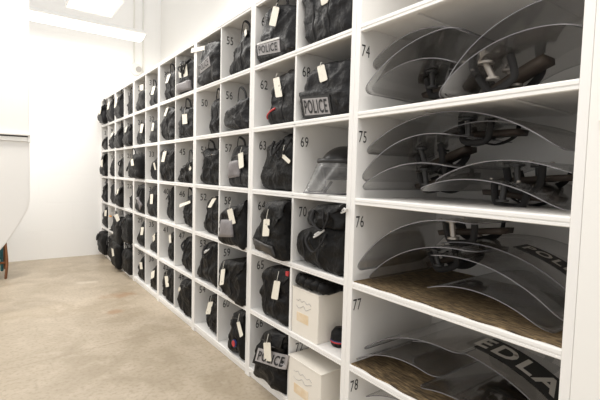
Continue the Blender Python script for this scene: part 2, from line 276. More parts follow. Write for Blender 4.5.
M['blue'] = mat('blue_thread', (.03, .05, .16), .5)
M['whiteink'] = mat('white_print', (.75, .74, .72), .5)
M['orange'] = mat('orange_band', (.75, .33, .05), .5)
M['card'] = mat('white_cardboard', (.78, .735, .66), .75, bump=(30, .08))
M['stain'] = mat('tan_label', (.72, .56, .36), .7, var=((.78, .66, .5), 25))
M['pencil'] = mat('grey_pen', (.42, .40, .38), .8)
M['shell'] = mat('black_helmet_shell', (.014, .014, .015), .3)
M['foam'] = mat('black_foam', (.018, .017, .017), .85)
M['steel'] = mat('dull_steel', (.34, .31, .28), .4, .9)
M['blacksteel'] = mat('black_steel', (.02, .019, .019), .4)
M['pad'] = mat('brown_pad', (.055, .04, .03), .6)
M['rim'] = mat('polycarbonate_edge', (.16, .155, .165), .35)
M['sheet'] = clear_mat('scratched_polycarbonate', (.93, .925, .92), .06, (.42, .41, .40))
M['visor'] = clear_mat('clear_visor', (.95, .95, .95), .16, (.7, .69, .68), .22, .8)
M['letters'] = mat('pale_lettering', (.62, .60, .57), .5)
M['band'] = mat('black_band', (.012, .012, .012), .5)
M['chrome'] = mat('rail_metal', (.55, .52, .5), .3, .6)
M['gap'] = mat('dark_joint', (.05, .045, .045), .8)
M['gloss'] = mat('white_laminate', (.86, .845, .82), .35)
M['teal'] = mat('teal_fabric', (.015, .085, .10), .8, bump=(150, .3))
M['wood'] = mat('brown_wood', (.22, .085, .03), .4, var=((.13, .05, .02), 12))
M['greyp'] = mat('grey_plastic', (.40, .38, .36), .5)
M['conduit'] = mat('painted_conduit', (.80, .785, .74), .5)
M['lamp_body'] = mat('lamp_housing', (.86, .85, .82), .4)
M['lamp'] = emit('lamp_diffuser', (1, .985, .95), 1.5)

def floor_mat():
    m = bpy.data.materials.new('sealed_concrete'); m.use_nodes = True; nt = m.node_tree; N = nt.nodes; L = nt.links
    b = N['Principled BSDF']; b.inputs['Roughness'].default_value = .42
    tc = N.new('ShaderNodeTexCoord')
    def nz(scale, det=6, dist=0):
        n = N.new('ShaderNodeTexNoise'); n.inputs['Scale'].default_value = scale; n.inputs['Detail'].default_value = det
        n.inputs['Distortion'].default_value = dist; L.new(tc.outputs['Object'], n.inputs['Vector']); return n.outputs[0]
    def mr(s, a, c, lo=0, hi=1):
        r = N.new('ShaderNodeMapRange'); r.inputs[1].default_value = a; r.inputs[2].default_value = c
        r.inputs[3].default_value = lo; r.inputs[4].default_value = hi; L.new(s, r.inputs[0]); return r.outputs[0]
    def mix(f, c1, c2):
        x = N.new('ShaderNodeMix'); x.data_type = 'RGBA'
        L.new(f, x.inputs[0])
        for i, c in ((6, c1), (7, c2)):
            if isinstance(c, tuple): x.inputs[i].default_value = (*c, 1)
            else: L.new(c, x.inputs[i])
        return x.outputs[2]
    c = mix(mr(nz(2.1, 9, .8), .38, .62), (.475, .40, .305), (.37, .305, .22))
    c = mix(mr(nz(9, 8), .52, .75, 0, .5), c, (.56, .48, .38))
    c = mix(mr(nz(40, 6), .48, .68, 0, .45), c, (.27, .21, .145))
    # rust stains and one paler patch: streaks at fixed places on the floor
    sx = N.new('ShaderNodeSeparateXYZ'); L.new(tc.outputs['Object'], sx.inputs[0])
    def math_(op, a, bb):
        q = N.new('ShaderNodeMath'); q.operation = op
        for i, v in ((0, a), (1, bb)):
            if isinstance(v, (int, float)): q.inputs[i].default_value = v
            else: L.new(v, q.inputs[i])
        return q.outputs[0]
    wob = nz(5, 6, 1)
    for (x, y, rx, ry, amt) in ((-.27, 3.13, .22, .11, .65), (-.42, 2.62, .08, .06, .6), (-.47, 3.85, .16, .08, -.7)):
        dx = math_('DIVIDE', math_('SUBTRACT', sx.outputs[0], x), rx); dy = math_('DIVIDE', math_('SUBTRACT', sx.outputs[1], y), ry)
        d = math_('ADD', math_('MULTIPLY', dx, dx), math_('MULTIPLY', dy, dy))
        d = math_('ADD', d, math_('MULTIPLY', math_('SUBTRACT', wob, .5), 5))
        f = mr(d, 1.2, -.4, 0, abs(amt))
        c = mix(f, c, (.34, .20, .11) if amt > 0 else (.62, .55, .45))
    # sawn joint across the aisle
    jy = math_('SUBTRACT', sx.outputs[1], math_('ADD', 1.96, math_('MULTIPLY', sx.outputs[0], .11)))
    f = mr(math_('ABSOLUTE', jy, 0), .012, .004, 0, .35)
    c = mix(f, c, (.30, .23, .16))
    L.new(c, b.inputs['Base Color'])
    bp = N.new('ShaderNodeBump'); bp.inputs['Strength'].default_value = .12; bp.inputs['Distance'].default_value = .01
    L.new(nz(30, 6), bp.inputs['Height']); L.new(bp.outputs[0], b.inputs['Normal'])
    return m

def block_mat():
    """painted blockwork: very faint joints"""
    m = mat('painted_block', (.93, .92, .90), .7); nt = m.node_tree; N = nt.nodes; L = nt.links
    tc = N.new('ShaderNodeTexCoord'); mp = N.new('ShaderNodeMapping'); mp.inputs['Rotation'].default_value = (math.radians(90), 0, 0)
    br = N.new('ShaderNodeTexBrick'); br.inputs['Scale'].default_value = 1
    br.inputs['Brick Width'].default_value = .8; br.inputs['Row Height'].default_value = .4; br.inputs['Mortar Size'].default_value = .008
    br.inputs['Color1'].default_value = br.inputs['Color2'].default_value = (1, 1, 1, 1); br.inputs['Mortar'].default_value = (0, 0, 0, 1)
    bp = N.new('ShaderNodeBump'); bp.inputs['Strength'].default_value = .35; bp.inputs['Distance'].default_value = .004
    L.new(tc.outputs['Object'], mp.inputs[0]); L.new(mp.outputs[0], br.inputs['Vector']); L.new(br.outputs[0], bp.inputs['Height'])
    L.new(bp.outputs[0], N['Principled BSDF'].inputs['Normal'])
    return m

def mat_mat():
    """brown woven shelf liner"""
    m = bpy.data.materials.new('woven_liner'); m.use_nodes = True; nt = m.node_tree; N = nt.nodes; L = nt.links
    b = N['Principled BSDF']; b.inputs['Roughness'].default_value = .85
    tc = N.new('ShaderNodeTexCoord'); mp = N.new('ShaderNodeMapping'); mp.inputs['Scale'].default_value = (230, 26, 1)
    nz = N.new('ShaderNodeTexNoise'); nz.inputs['Scale'].default_value = 1; nz.inputs['Detail'].default_value = 5
    L.new(tc.outputs['Object'], mp.inputs[0]); L.new(mp.outputs[0], nz.inputs['Vector'])
    cr = N.new('ShaderNodeValToRGB'); e = cr.color_ramp.elements
    e[0].position = .33; e[0].color = (.022, .014, .007, 1); e[1].position = .7; e[1].color = (.30, .21, .105, 1)
    x = cr.color_ramp.elements.new(.5); x.color = (.115, .077, .037, 1)
    L.new(nz.outputs[0], cr.inputs[0]); L.new(cr.outputs[0], b.inputs['Base Color'])
    bp = N.new('ShaderNodeBump'); bp.inputs['Strength'].default_value = .5; bp.inputs['Distance'].default_value = .004
    L.new(nz.outputs[0], bp.inputs['Height']); L.new(bp.outputs[0], b.inputs['Normal'])
    return m
M['floor'] = floor_mat(); M['block'] = block_mat(); M['liner'] = mat_mat()

# ------------------------------------------------------------------ the room
tag(bxo('floor', (-4.2, 1.2, -3.2, YE + .1, -.1, 0), M['floor']), kind='structure')
tag(bxo('wall_far', (-4.2, 1.2, YE, YE + .1, 0, 4.6), M['block']), kind='structure')
tag(bxo('wall_right', (.885, .985, -3.2, YE - .001, 0, 4.6), M['wall']), kind='structure')
# pilaster that ends the row of shelving on the right
tag(bxo('wall_end', (0, .884, -2.1, -W - .0003, 0, 4.6), M['wall'], bev=.001), kind='structure')
nbd = thing('notice_board', 'white framed panel at the right edge on the white wall beside the wide shelves', 'panel', (-.002, -1.25, 1.46))
bxo('board', (-.006, -.0005, -1.6, -.955, 1.475, 1.90), M['gloss'], nbd)
f = nb()
for b in ((-.012, -.0005, -1.62, -.94, 1.46, 1.475), (-.012, -.0005, -1.62, -.94, 1.90, 1.915), (-.012, -.0005, -.955, -.94, 1.475, 1.90), (-.012, -.0005, -1.62, -1.6, 1.475, 1.90)): box(f, *b)
obj('frame', f, M['lamp_body'], nbd)

# conduits and the round alarm on the far wall
for x, z0, lab in ((.474, 2.95, 'thin white conduit running down the far wall to the round alarm'),
                   (.609, 2.36, 'thin white conduit on the far wall, nearer the corner than the alarm')):
    o = obj('conduit', tube(nb(), [(x, YE - .014, z0), (x, YE - .014, 4.6)], .012, 8), M['conduit'], smooth=True)
    tag(o, lab, 'pipe')
al = thing('wall_alarm', 'small round white alarm with grey centre on far wall above the shelves', 'alarm', (.50, YE, 2.86))
obj('housing', disc(disc(nb(), (.50, YE - .03, 2.86), .085, 'Y', .058, 28, .095), (.50, YE - .062, 2.86), .06, 'Y', .008, 28), M['conduit'], al)
obj('speaker_grille', disc(nb(), (.525, YE - .075, 2.86), .042, 'Y', .02, 24), M['greyp'], al)
obj('junction_box', box(nb(), .44, .50, YE - .03, YE - .001, 2.90, 2.96, .004), M['conduit'], al)

# ------------------------------------------------------------------ lamps
def strip_lamp(x0, x1, y0, y1, z, label, group, skew=0, power=1, name='ceiling_light'):
    L = thing(name, label, 'light', ((x0+x1)/2, (y0+y1)/2, z), group)
    cy, hw = (y0+y1)/2, (y1-y0)/2
    bm = nb()
    prof = [(-1, .0), (-1, .02), (-.55, .075), (.55, .075), (1, .02), (1, 0)]
    A = [bm.verts.new((x0, cy + p*hw, z + q)) for p, q in prof]; B = [bm.verts.new((x1, cy + p*hw + skew, z + q)) for p, q in prof]
    for k in range(6): bm.faces.new((A[k], A[(k+1) % 6], B[(k+1) % 6], B[k]))
    bm.faces.new(A); bm.faces.new(B[::-1]); bmesh.ops.recalc_face_normals(bm, faces=bm.faces[:])
    obj('housing', bm, M['lamp_body'], L)
    bm = nb(); n = 10
    A = []; B = []
    for k in range(n+1):
        a = math.pi*k/n; p, q = -math.cos(a)*.9*hw, -.05*math.sin(a) - .001
        A.append(bm.verts.new((x0+.02, cy + p, z + q))); B.append(bm.verts.new((x1-.02, cy + p + skew, z + q)))
    for k in range(n): bm.faces.new((A[k], A[k+1], B[k+1], B[k]))
    bm.faces.new(A); bm.faces.new(B[::-1])
    bmesh.ops.recalc_face_normals(bm, faces=bm.faces[:])
    obj('diffuser', bm, M['lamp'], L, True)
    for x in (x0 + .08 if x0 > -2 else -.90, x1 - .13):
        obj('hanger', tube(nb(), [(x, cy + skew*(x-x0)/(x1-x0), z + .07), (x, cy + skew*(x-x0)/(x1-x0), 4.6)], .006, 6), M['conduit'], L)
    ld = bpy.data.lights.new('lamp_glow', 'AREA'); ld.shape = 'RECTANGLE'; ld.size = x1 - x0; ld.size_y = hw*2
    ld.energy = 46*(x1 - x0)*POW*power; ld.color = (1, .965, .91)
    o = bpy.data.objects.new('lamp_glow', ld); C.objects.link(o); o.location = ((x0+x1)/2, cy, z - .062)
    return L
POW = .56
strip_lamp(-1.7, .45, 4.76, 5.14, 3.2, 'long glowing strip light hanging nearest the far wall', 'hanging strip lights', -.03, .05)
strip_lamp(-3.4, .45, 2.35, 2.73, 3.4, 'unseen strip light over the middle of the aisle, lengthened to brighten far wall', 'hanging strip lights', 0, .72)  # unseen lamp, lengthened leftwards to brighten the far wall
strip_lamp(-1.7, .45, -1.1, -.72, 3.4, 'strip light hanging over the near end of the aisle', 'hanging strip lights', 0, .95)
def panel_lamp(x, y, z, power, label, hx):
    L = thing('panel_light', label, 'light', (x, y, z), 'square hanging light panels')
    a, b, c, e = x - .255, x + .255, y - .32, y + .32
    obj('housing', box(nb(), a, b, c, e, z + .006, z + .07, .01), M['lamp_body'], L)
    f = nb()
    for q in ((a, b, e-.018, e), (a, b, c, c+.018), (a, a+.015, c+.018, e-.018), (b-.015, b, c+.018, e-.018)): box(f, *q, z - .012, z + .006)
    obj('frame', f, M['lamp_body'], L)
    obj('diffuser', box(nb(), a+.016, b-.016, c+.019, e-.019, z - .003, z + .0055), M['lamp'], L)
    for d in hx: obj('hanger', tube(nb(), [(x + d, y, z + .065), (x + d, y, 4.6)], .006, 6), M['conduit'], L)
    ld = bpy.data.lights.new('panel_glow', 'AREA'); ld.shape = 'RECTANGLE'; ld.size = .47; ld.size_y = .6; ld.energy = power; ld.color = (1, .965, .92)
    o = bpy.data.objects.new('panel_glow', ld); C.objects.link(o); o.location = (x, y, z - .02)
panel_lamp(-.345, 4.02, 3.2, 20, 'square white light panel hanging in front of the strip light', (-.15, .15))
panel_lamp(-2.2, 4.02, 3.2, 42, 'unseen square light panel added farther left to brighten the far wall', (-.15, .15))  # added lamp, out of view, to lift the light on the far wall

# ------------------------------------------------------------------ shelving
def shelf_bm(y0, y1, z):
    bm = nb()
    pr = [(.005, z), (.0012, z-.0015), (0, z-.005), (0, z-.0145), (.004, z-.016), (.004, z-.0195), (.0006, z-.021), (.0006, z-.0285), (.003, z-.0305), (.022, z-.0305), (.022, z-.027), (.009, z-.027), (.009, z-.008), (D-.006, z-.008), (D-.006, z)]
    A = [bm.verts.new((x, y0, q)) for x, q in pr]; B = [bm.verts.new((x, y1, q)) for x, q in pr]
    n = len(pr)
    for k in range(n): bm.faces.new((A[k], B[k], B[(k+1) % n], A[(k+1) % n]))
    bm.faces.new(A[::-1]); bm.faces.new(B)
    bmesh.ops.recalc_face_normals(bm, faces=bm.faces[:])
    return bm

def number_label(num, yw, ztop, parent, xs, size=.079):
    bm = text_bm(str(num), size, 0, .68, 1.08)
    bmesh.ops.transform(bm, matrix=Matrix.Translation((xs, yw - .0012, ztop - .029 - .104)) @ Matrix.Rotation(math.radians(90), 4, 'X'), verts=bm.verts[:])
    obj('number_label', bm, M['ink'], parent)

def shelving(k, label):
    y0, y1 = k*W, (k+1)*W
    u = thing('shelving_unit', label, 'shelf', (D/2, (y0+y1)/2, 0), 'white shelving units in one row')
    g = .0006
    for a, b in ((y0+g, y0+T), (y1-T, y1-g)):
        obj('side_panel', box(nb(), 0, D, a, b, 0, Z[6], .002), M['shelf'], u)
    bxo('back_panel', (D-.005, D-.001, y0+T, y1-T, .04, Z[6]-.01), M['shelf'], u)
    bxo('kick_plate', (.012, .02, y0+T, y1-T, .001, .036), M['shelf'], u)
    for z in Z: obj('shelf', shelf_bm(y0+T, y1-T, z), M['shelf'], u)
    if k >= 0:
        ym = (y0+y1)/2
        for i in range(6):
            obj('divider', box(nb(), .004, D-.007, ym-.008, ym+.008, Z[i]+.0003, Z[i+1]-.0085, .002), M['shelf'], u)
            cf = 11 - 2*k; num = (cf-1)*6 + 6 - i
            number_label(num, y1 - T, Z[i+1], u, .040)
            number_label(num + 6, ym - .008, Z[i+1], u, .040)
    else:
        for i in range(6):
            number_label(78 - i, y1 - T, Z[i+1], u, .008, .074)
            for yc in (-.25, -.62): obj('shelf_rib', box(nb(), .03, D-.01, yc-.033, yc+.033, Z[i+1]-.017, Z[i+1]-.0085, .003), M['shelf'], u)
    return u
ORD = ['', 'first', 'second', 'third', 'fourth', 'fifth', 'sixth', 'seventh', 'eighth', 'ninth', 'tenth', 'eleventh', 'twelfth']
shelving(-1, 'white shelving unit with one wide column of compartments 73 to 78 holding riot shields')
for k in range(6):
    shelving(k, 'white two-column shelving unit with cubbies numbered %d to %d' % ((10-2*k)*6 + 1, (12-2*k)*6))

# ------------------------------------------------------------------ gear bags
class Front:
    """finds the front surface of a body, so that patches and tags lie on it"""
    def __init__(self, bm, xf):
        bm.normal_update(); self.t = BVHTree.FromBMesh(bm); self.xf = xf
    def __call__(self, y, z):
        h = self.t.ray_cast(Vector((-2, y, z)), Vector((1, 0, 0)))
        if h[0] is None: return self.xf + .02
        return min(h[0].x, self.xf + .09)

def closed_resample(pts, n):
    sp = spline([Vector((p[0], p[1], 0)) for p in pts], 8, True)
    ls = [0]
    for i in range(len(sp)): ls.append(ls[-1] + (sp[(i+1) % len(sp)] - sp[i]).length)
    out = []; j = 0
    for k in range(n):
        t = ls[-1]*k/n
        while ls[j+1] < t: j += 1
        f = (t - ls[j])/max(1e-9, ls[j+1]-ls[j])
        p = sp[j].lerp(sp[(j+1) % len(sp)], f); out.append((p.x, p.y))
    return out

def soft_body(poly, xf, depth, lim, seed, n=56, crease=.55, bulge=.05, rough=.8):
    lo, hi, z0, z1 = lim
    P = closed_resample(poly, n)
    yc = sum(p[0] for p in P)/n; zc = sum(p[1] for p in P)/n
    zb, zt = min(p[1] for p in P), max(p[1] for p in P)
    zc = zb + (zt-zb)*.44
    rings = [(.1, 0), (.2, 0), (.3, 0), (.4, 0), (.5, 0), (.59, 0), (.67, 0), (.75, 0), (.82, 0), (.88, 0), (.93, 0), (.967, 0), (.99, 0)] if n > 40 else [(.2, 0), (.4, 0), (.58, 0), (.74, 0), (.86, 0), (.945, 0), (.99, 0)]
    rings = [(s, bulge*(1 - math.sqrt(max(0, 1 - s**4.5)))) for s, _ in rings]
    rings += [(1.0, bulge*1.25), (1.0, bulge*1.9), (.995, depth*.45), (.97, depth*.7), (.9, depth*.9), (.72, depth*.98)]
    bm = nb(); R = []
    so = Vector((seed*3.17, seed*1.31, seed*.77))
    def put(x, y, z, edge):
        p = Vector((x, y, z))
        a = noise.noise_vector(p*7 + so)*.016*rough + noise.noise_vector(p*19 + so)*.007*rough
        h = (z - zb)/max(.05, zt - zb)
        # gathered vertical folds towards the top, sag folds near the base
        fold = crease*(.010*max(0, h-.35)*math.sin(y*70 + seed + 3*noise.noise(p*6+so)) + .005*math.sin(z*60 + y*20 + seed*2 + 4*noise.noise(p*5+so)))
        rg = 1 - abs(noise.noise(p*8.5 + so*2)); rg2 = 1 - abs(noise.noise(p*17 + so))
        x -= rough*(.016*rg**6 + .008*rg2**5)
        x += a.x + fold; y += a.y*.55*edge; z += a.z*.45*edge
        if x > -.006:
            y = min(max(y, lo + .003), hi - .003); z = min(max(z, z0 + .0015), z1 - .003)
        y = max(y, lo + .003); z = max(z, .003)
        return bm.verts.new((x, y, z))
    for s, dx in rings:
        R.append([put(xf + dx, yc + (p[0]-yc)*s, zc + (p[1]-zc)*s, s) for p in P])
    c0 = put(xf - .001, yc, zc, 0); c1 = put(xf + depth, yc, zc, 0)
    for A, B in zip(R, R[1:]):
        for k in range(n): bm.faces.new((A[k], A[(k+1) % n], B[(k+1) % n], B[k]))
    for k in range(n):
        bm.faces.new((c0, R[0][(k+1) % n], R[0][k])); bm.faces.new((c1, R[-1][k], R[-1][(k+1) % n]))
    bmesh.ops.recalc_face_normals(bm, faces=bm.faces[:])
    return bm

def bil(q, u, v):
    """q: top-left, top-right, bottom-right, bottom-left; v runs down"""
    return [(q[0][i]*(1-u) + q[1][i]*u)*(1-v) + (q[3][i]*(1-u) + q[2][i]*u)*v for i in (0, 1)]

def patch_bm(q, F, off=.004, nu=8, nv=5):
    bm = nb(); G = []
    for j in range(nv+1):
        row = []
        for i in range(nu+1):
            y, z = bil(q, i/nu, j/nv); row.append(bm.verts.new((F(y, z) - off, y, z)))
        G.append(row)
    fs = []
    for j in range(nv):
        for i in range(nu): fs.append(bm.faces.new((G[j][i], G[j+1][i], G[j+1][i+1], G[j][i+1])))
    r = bmesh.ops.extrude_face_region(bm, geom=fs)
    for v in r['geom']:
        if isinstance(v, bmesh.types.BMVert): v.co.x += off + .004
    bmesh.ops.recalc_face_normals(bm, faces=bm.faces[:])
    return bm

def text_on(q, F, s, off, pad=(.08, .14)):
    bm = text_bm(s, 1, 0, 1, 1.15, .02)
    bmesh.ops.triangulate(bm, faces=bm.faces[:])
    bmesh.ops.subdivide_edges(bm, edges=bm.edges[:], cuts=1)
    x0, x1, y0, y1 = bounds(bm)
    for v in bm.verts:
        u = pad[0] + (1-2*pad[0])*(v.co.x - x0)/(x1-x0); w = pad[1] + (1-2*pad[1])*(y1 - v.co.y)/(y1-y0)
        y, z = bil(q, u, w); v.co = Vector((F(y, z) - off, y, z))
    bmesh.ops.recalc_face_normals(bm, faces=bm.faces[:])
    return bm

def slab(q, F, th=.0022, off=.007):
    """a stiff card hanging in front of the body"""
    cy = sum(p[0] for p in q)/4; cz = sum(p[1] for p in q)/4
    xt = min(F(*bil(q, .5, .08)), F(*bil(q, .1, .2)), F(*bil(q, .9, .2))) - off
    xb = min(F(*bil(q, .5, .92)), F(*bil(q, .1, .8)), F(*bil(q, .9, .8)), F(cy, cz) ) - off
    xb = min(xb, xt + .03); xt = min(xt, xb + .03)
    bm = nb()
    X = (xt, xt, xb, xb)
    A = [bm.verts.new((X[i], *q[i])) for i in range(4)]; B = [bm.verts.new((X[i] + th, *q[i])) for i in range(4)]
    bm.faces.new(A); bm.faces.new(B[::-1])
    for k in range(4): bm.faces.new((A[k], B[k], B[(k+1) % 4], A[(k+1) % 4]))
    bmesh.ops.recalc_face_normals(bm, faces=bm.faces[:])
    bmesh.ops.bevel(bm, geom=[e for e in bm.edges if abs(e.verts[0].co.x - e.verts[1].co.x) < th*1.5 and (e.verts[0].co.yz - e.verts[1].co.yz).length < 1e-5], offset=.004, segments=2, affect='EDGES')
    return bm, xt

def band_on(pts, F, w, off=.004):
    """webbing or piping strip along (y,z) points lying on the front"""
    P = spline([Vector((p[0], p[1], 0)) for p in pts], 5)
    return tube(nb(), [(F(p.x, p.y) - off*.4, p.x, p.y) for p in P], w, 6, .9)

BAGTXT = {
 61: 'with grey POLICE patch low on its side and cream tag', 62: 'with curved red piping and tilted cream tag',
 63: 'with a boxy base and bunched straps', 64: 'with a leather base panel and cream tag', 65: 'standing upright with a red clip and cream tag',
 66: 'with silver POLICE patch and a white tag in the middle', 67: 'filling its cubby under the top shelf', 68: 'with POLICE patch framed in black and white tag',
 49: 'with pale POLICE patch and tag over the upright', 50: 'showing only a narrow upright edge', 51: 'with a plain flat front and lumpy top',
 52: 'leaning thin with tag near its top', 53: 'with a small white emblem', 54: 'slim with tag in a floor-level cubby', 55: 'with a small white tag at the top edge',
 56: 'slumped low and rounded', 57: 'with grey vinyl pouch and white tag', 58: 'bulging over the shelf edge with grey pouch',
 59: 'drooping over the shelf edge with thin white tag', 60: 'with a round red badge at its base',
 70: 'lying full length with white emblem, under a smaller bag in', 700: 'with white emblem lying on top of the lower bag in',
 43: 'with two white tags', 44: 'with one square white tag below its straps', 45: 'sloping down to the left', 46: 'with a level white tag sticking out',
 47: 'narrow with no tag', 48: 'tall with a pale scuff', 37: 'peaked with small white tag', 38: 'rounded with slim white tag', 39: 'square topped with tilted tag',
 40: 'thin, half hidden by the left wall', 41: 'slim with cream tag at top', 42: 'upright with long cream tag'}
TALLY = {}
def bag(num):
    d = BAGS[num]; cub = d.get('n', num); c = (cub-1)//6 + 1; r = (cub-1) % 6 + 1
    near = c >= 7
    lim = d['c']; lo, hi, z0, z1 = lim
    rng = random.Random(num*7 + 3)
    if near: lab = 'black gear bag %s%s cubby %d' % (BAGTXT[num], '' if cub == 70 else ',', cub)
    else: lab = 'black gear bag, %s row from the top, %s column from the far white wall' % (ORD[r], ORD[c])
    xf = d['x']; o = [tuple(p) for p in d['o']]
    zm = min(p[1] for p in o); ztop = o[-1][1]
    yr = lo + .004
    poly = o[:-1] + [(min(o[-1][0], max(yr, lo) + .05), ztop), (yr, ztop - .03), (yr, (ztop+zm)/2), (yr, zm + .03), (yr + .03, zm)]
    if o[0][0] - yr > .2: poly.append(((o[0][0]+yr)/2, zm))
    t = thing('gear_bag', lab, 'bag', (xf + .2, (o[0][0] + yr)/2, max(z0, .002)), 'black gear bags in the cubbies')
    fm = M['black_lit'] if (r <= 2 or num in (56, 57)) else M['black']  # paler copy where the upper rows catch the light
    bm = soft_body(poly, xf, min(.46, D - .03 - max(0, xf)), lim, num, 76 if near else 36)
    F = Front(bm, xf)
    if 'p' in d:                       # the stiff patch flattens the cloth under it
        q = d['p'][:4]; S_ = [(*bil(q, i/6, j/4),) for i in range(7) for j in range(5)]
        X_ = [F(*s) for s in S_]; n_ = len(S_)
        my, mz, mx = sum(s[0] for s in S_)/n_, sum(s[1] for s in S_)/n_, sum(X_)/n_
        by = sum((s[0]-my)*(x-mx) for s, x in zip(S_, X_))/max(1e-6, sum((s[0]-my)**2 for s in S_))
        bz = sum((s[1]-mz)*(x-mx) for s, x in zip(S_, X_))/max(1e-6, sum((s[1]-mz)**2 for s in S_))
        by = max(-.5, min(.5, by)); bz = max(-.5, min(.5, bz))
        cq = [Vector((*p, 0)) for p in (bil(q, -.12, -.3), bil(q, 1.12, -.3), bil(q, 1.12, 1.3), bil(q, -.12, 1.3))]
        for v in bm.verts:
            if v.co.x < xf + .10:
                p = Vector((v.co.y, v.co.z, 0)); sg = [(cq[(k+1) % 4]-cq[k]).cross(p-cq[k]).z for k in range(4)]
                if all(s > 0 for s in sg) or all(s < 0 for s in sg): v.co.x = mx + by*(v.co.y-my) + bz*(v.co.z-mz)
        F = Front(bm, xf)
    body = obj('body', bm, fm, t, True)
    # carrying straps bunched at the top
    ys = [p for p in o if p[1] > zm + .55*(max(q[1] for q in o) - zm)]
    yt = sum(p[0] for p in ys)/len(ys); zt = max(p[1] for p in o)
    room = z1 - zt
    for s in range(2 if num in (61, 63, 70, 43, 49) else 1):
        cy = yt - .02 - .055*s + rng.uniform(-.015, .015)
        if room > .05 and rng.random() < .6:
            hgt = min(room - .012, .075)
            pts = [(xf+.03+.03*s, cy+.055, zt-.05), (xf+.03+.03*s, cy+.05, zt+hgt*.4), (xf+.02+.03*s, cy+.005, zt+hgt), (xf+.03+.03*s, cy-.045, zt+hgt*.45), (xf+.04+.03*s, cy-.05, zt-.05)]
        else:
            if 't' in d and num not in (61, 43, 63): continue
            pts = [(0, cy+.06, zt-.045), (-.016, cy+.055, zt-.09), (-.022, cy+.0, zt-.135-.02*s), (-.016, cy-.055, zt-.085), (0, cy-.06, zt-.04)]
            pts = [(F(p[1], p[2]) - .004 + p[0], max(p[1], lo+.01), p[2]) for p in pts]
        pts = [(p[0], min(max(p[1], lo+.012), hi-.012) if p[0] > -.012 else p[1], min(p[2], z1-.012)) for p in pts]
        obj('strap', tube(nb(), spline(pts, 5), .008, 6, .45), M['web'], t, True)
    for q in d.get('t', ()):
        bm, xt = slab(q, F)
        tg = obj('tag', bm, M['tag'], t)
        if near:
            a = bil(q, .5, .03); yk = a[0] - .01; zk = min(zt - .015, a[1] + .06)
            p = [(xt + .001, a[0], a[1] - .006), (xt - .003, (a[0]+yk)/2, a[1] + .012), (min(xt, F(yk, zk)) + .004, yk, max(zk, a[1]+.015))]
            obj('cord', tube(nb(), spline(p, 4), .0016, 5), M['cord'], tg)
    if 'p' in d:
        q = d['p'][:4]; word, border = d['p'][4], d['p'][5]
        if border:
            big = [bil(q, -.06, -.12), bil(q, 1.06, -.12), bil(q, 1.06, 1.12), bil(q, -.06, 1.12)]
            pb = obj('patch', patch_bm(q, F), M['silver'], t)
        else:
            pb = obj('patch', patch_bm([bil(q, -.01, -.04), bil(q, 1.02, -.04), bil(q, 1.02, 1.04), bil(q, -.01, 1.04)], F), M['band'], t)
            obj('patch_face', patch_bm([bil(q, .04, .07), bil(q, .96, .07), bil(q, .96, .92), bil(q, .04, .92)], F, .006), M['silver'], pb)
        obj('lettering', text_on(q, F, word, .0085), M['ink'], pb)
        if num == 61:
            w = [(q[0][0], q[0][1]+.012), (q[1][0], q[1][1]+.014), (q[1][0], q[1][1]+.004), (q[0][0], q[0][1]+.002)]
            tag(obj('reflective_strip', patch_bm(w, F, .006, 6, 1), M['whiteink'], t), 'thin white strip above the patch')
    if 'g' in d and len(d['g']) >= 4:
        q = d['g']
        if len(q) == 5: q = [q[0] if num != 58 else q[1], q[2] if num == 58 else q[1], q[3] if num == 58 else q[2], q[4] if num == 58 else q[3]]
        tag(obj('pouch', patch_bm(q, F, .012), M['vinyl'], t, True), 'shiny grey vinyl pouch')
    if 'trim' in d: tag(obj('piping', band_on(d['trim'], F, .006), M['red'], t, True), 'curved red piping')
    if 'pl' in d: tag(obj('base_panel', patch_bm(d['pl'], F, .010), M['leather'], t, True), 'smooth leather base panel')
    if 'em' in d:
        (a, b), (e, f2) = d['em']
        bm = nb()
        for p in ([(a, b), ((a+e)/2, (b+f2)/2 - .006), (e, f2)], [(a-.008, b+.012), ((a+e)/2, (b+f2)/2+.008), (e+.008, f2 - .010)]):
            tube(bm, [(F(y, z) - .004, y, z) for y, z in p], .005, 6, 1)
        tag(obj('emblem', bm, M['whiteink'], t), 'small white emblem')
    for q in d.get('bd', ()):
        y, z = q[0], q[1]; k = q[2] if len(q) > 2 else 0
        if k == 1:
            x = F(y, z)
            bd = obj('badge', disc(nb(), (x - .004, y, z), .026, 'X', .012, 24), M['blue'], t)
            obj('badge_centre', disc(nb(), (x - .011, y, z), .020, 'X', .006, 24), M['red'], bd)
        elif k == 2: tag(obj('band', band_on([(y+.05, z), (y-.05, z+.006)], F, .012), M['orange'], t), 'orange band')
        else: tag(obj('clip', box(nb(), F(y, z)-.012, F(y, z)+.004, y-.012, y+.012, z-.012, z+.014, .003), M['red'], t), 'small red clip')
    if near and not d.get('fl') and 'p' not in d and num not in (56, 69):
        # webbing down the front of the bag
        yl = max(p[0] for p in o); w = yl - lo
        for u in (.42, .72):
            y = lo + w*u
            zz = [zm + (zt-zm)*f for f in (.08, .3, .5, .68)]
            obj('webbing', band_on([(y, z) for z in zz], F, .0045, .001), M['web'], t, True)
    if near and num % 3 == 0:
        yl = max(p[0] for p in o); w = yl - lo; zz = zm + (zt-zm)*.74
        obj('zipper', band_on([(lo + w*u, zz + .012*math.sin(u*5)) for u in (.2, .4, .6, .78)], F, .003, .001), M['leather'], t, True)
    return t
for n in sorted(BAGS): bag(n)

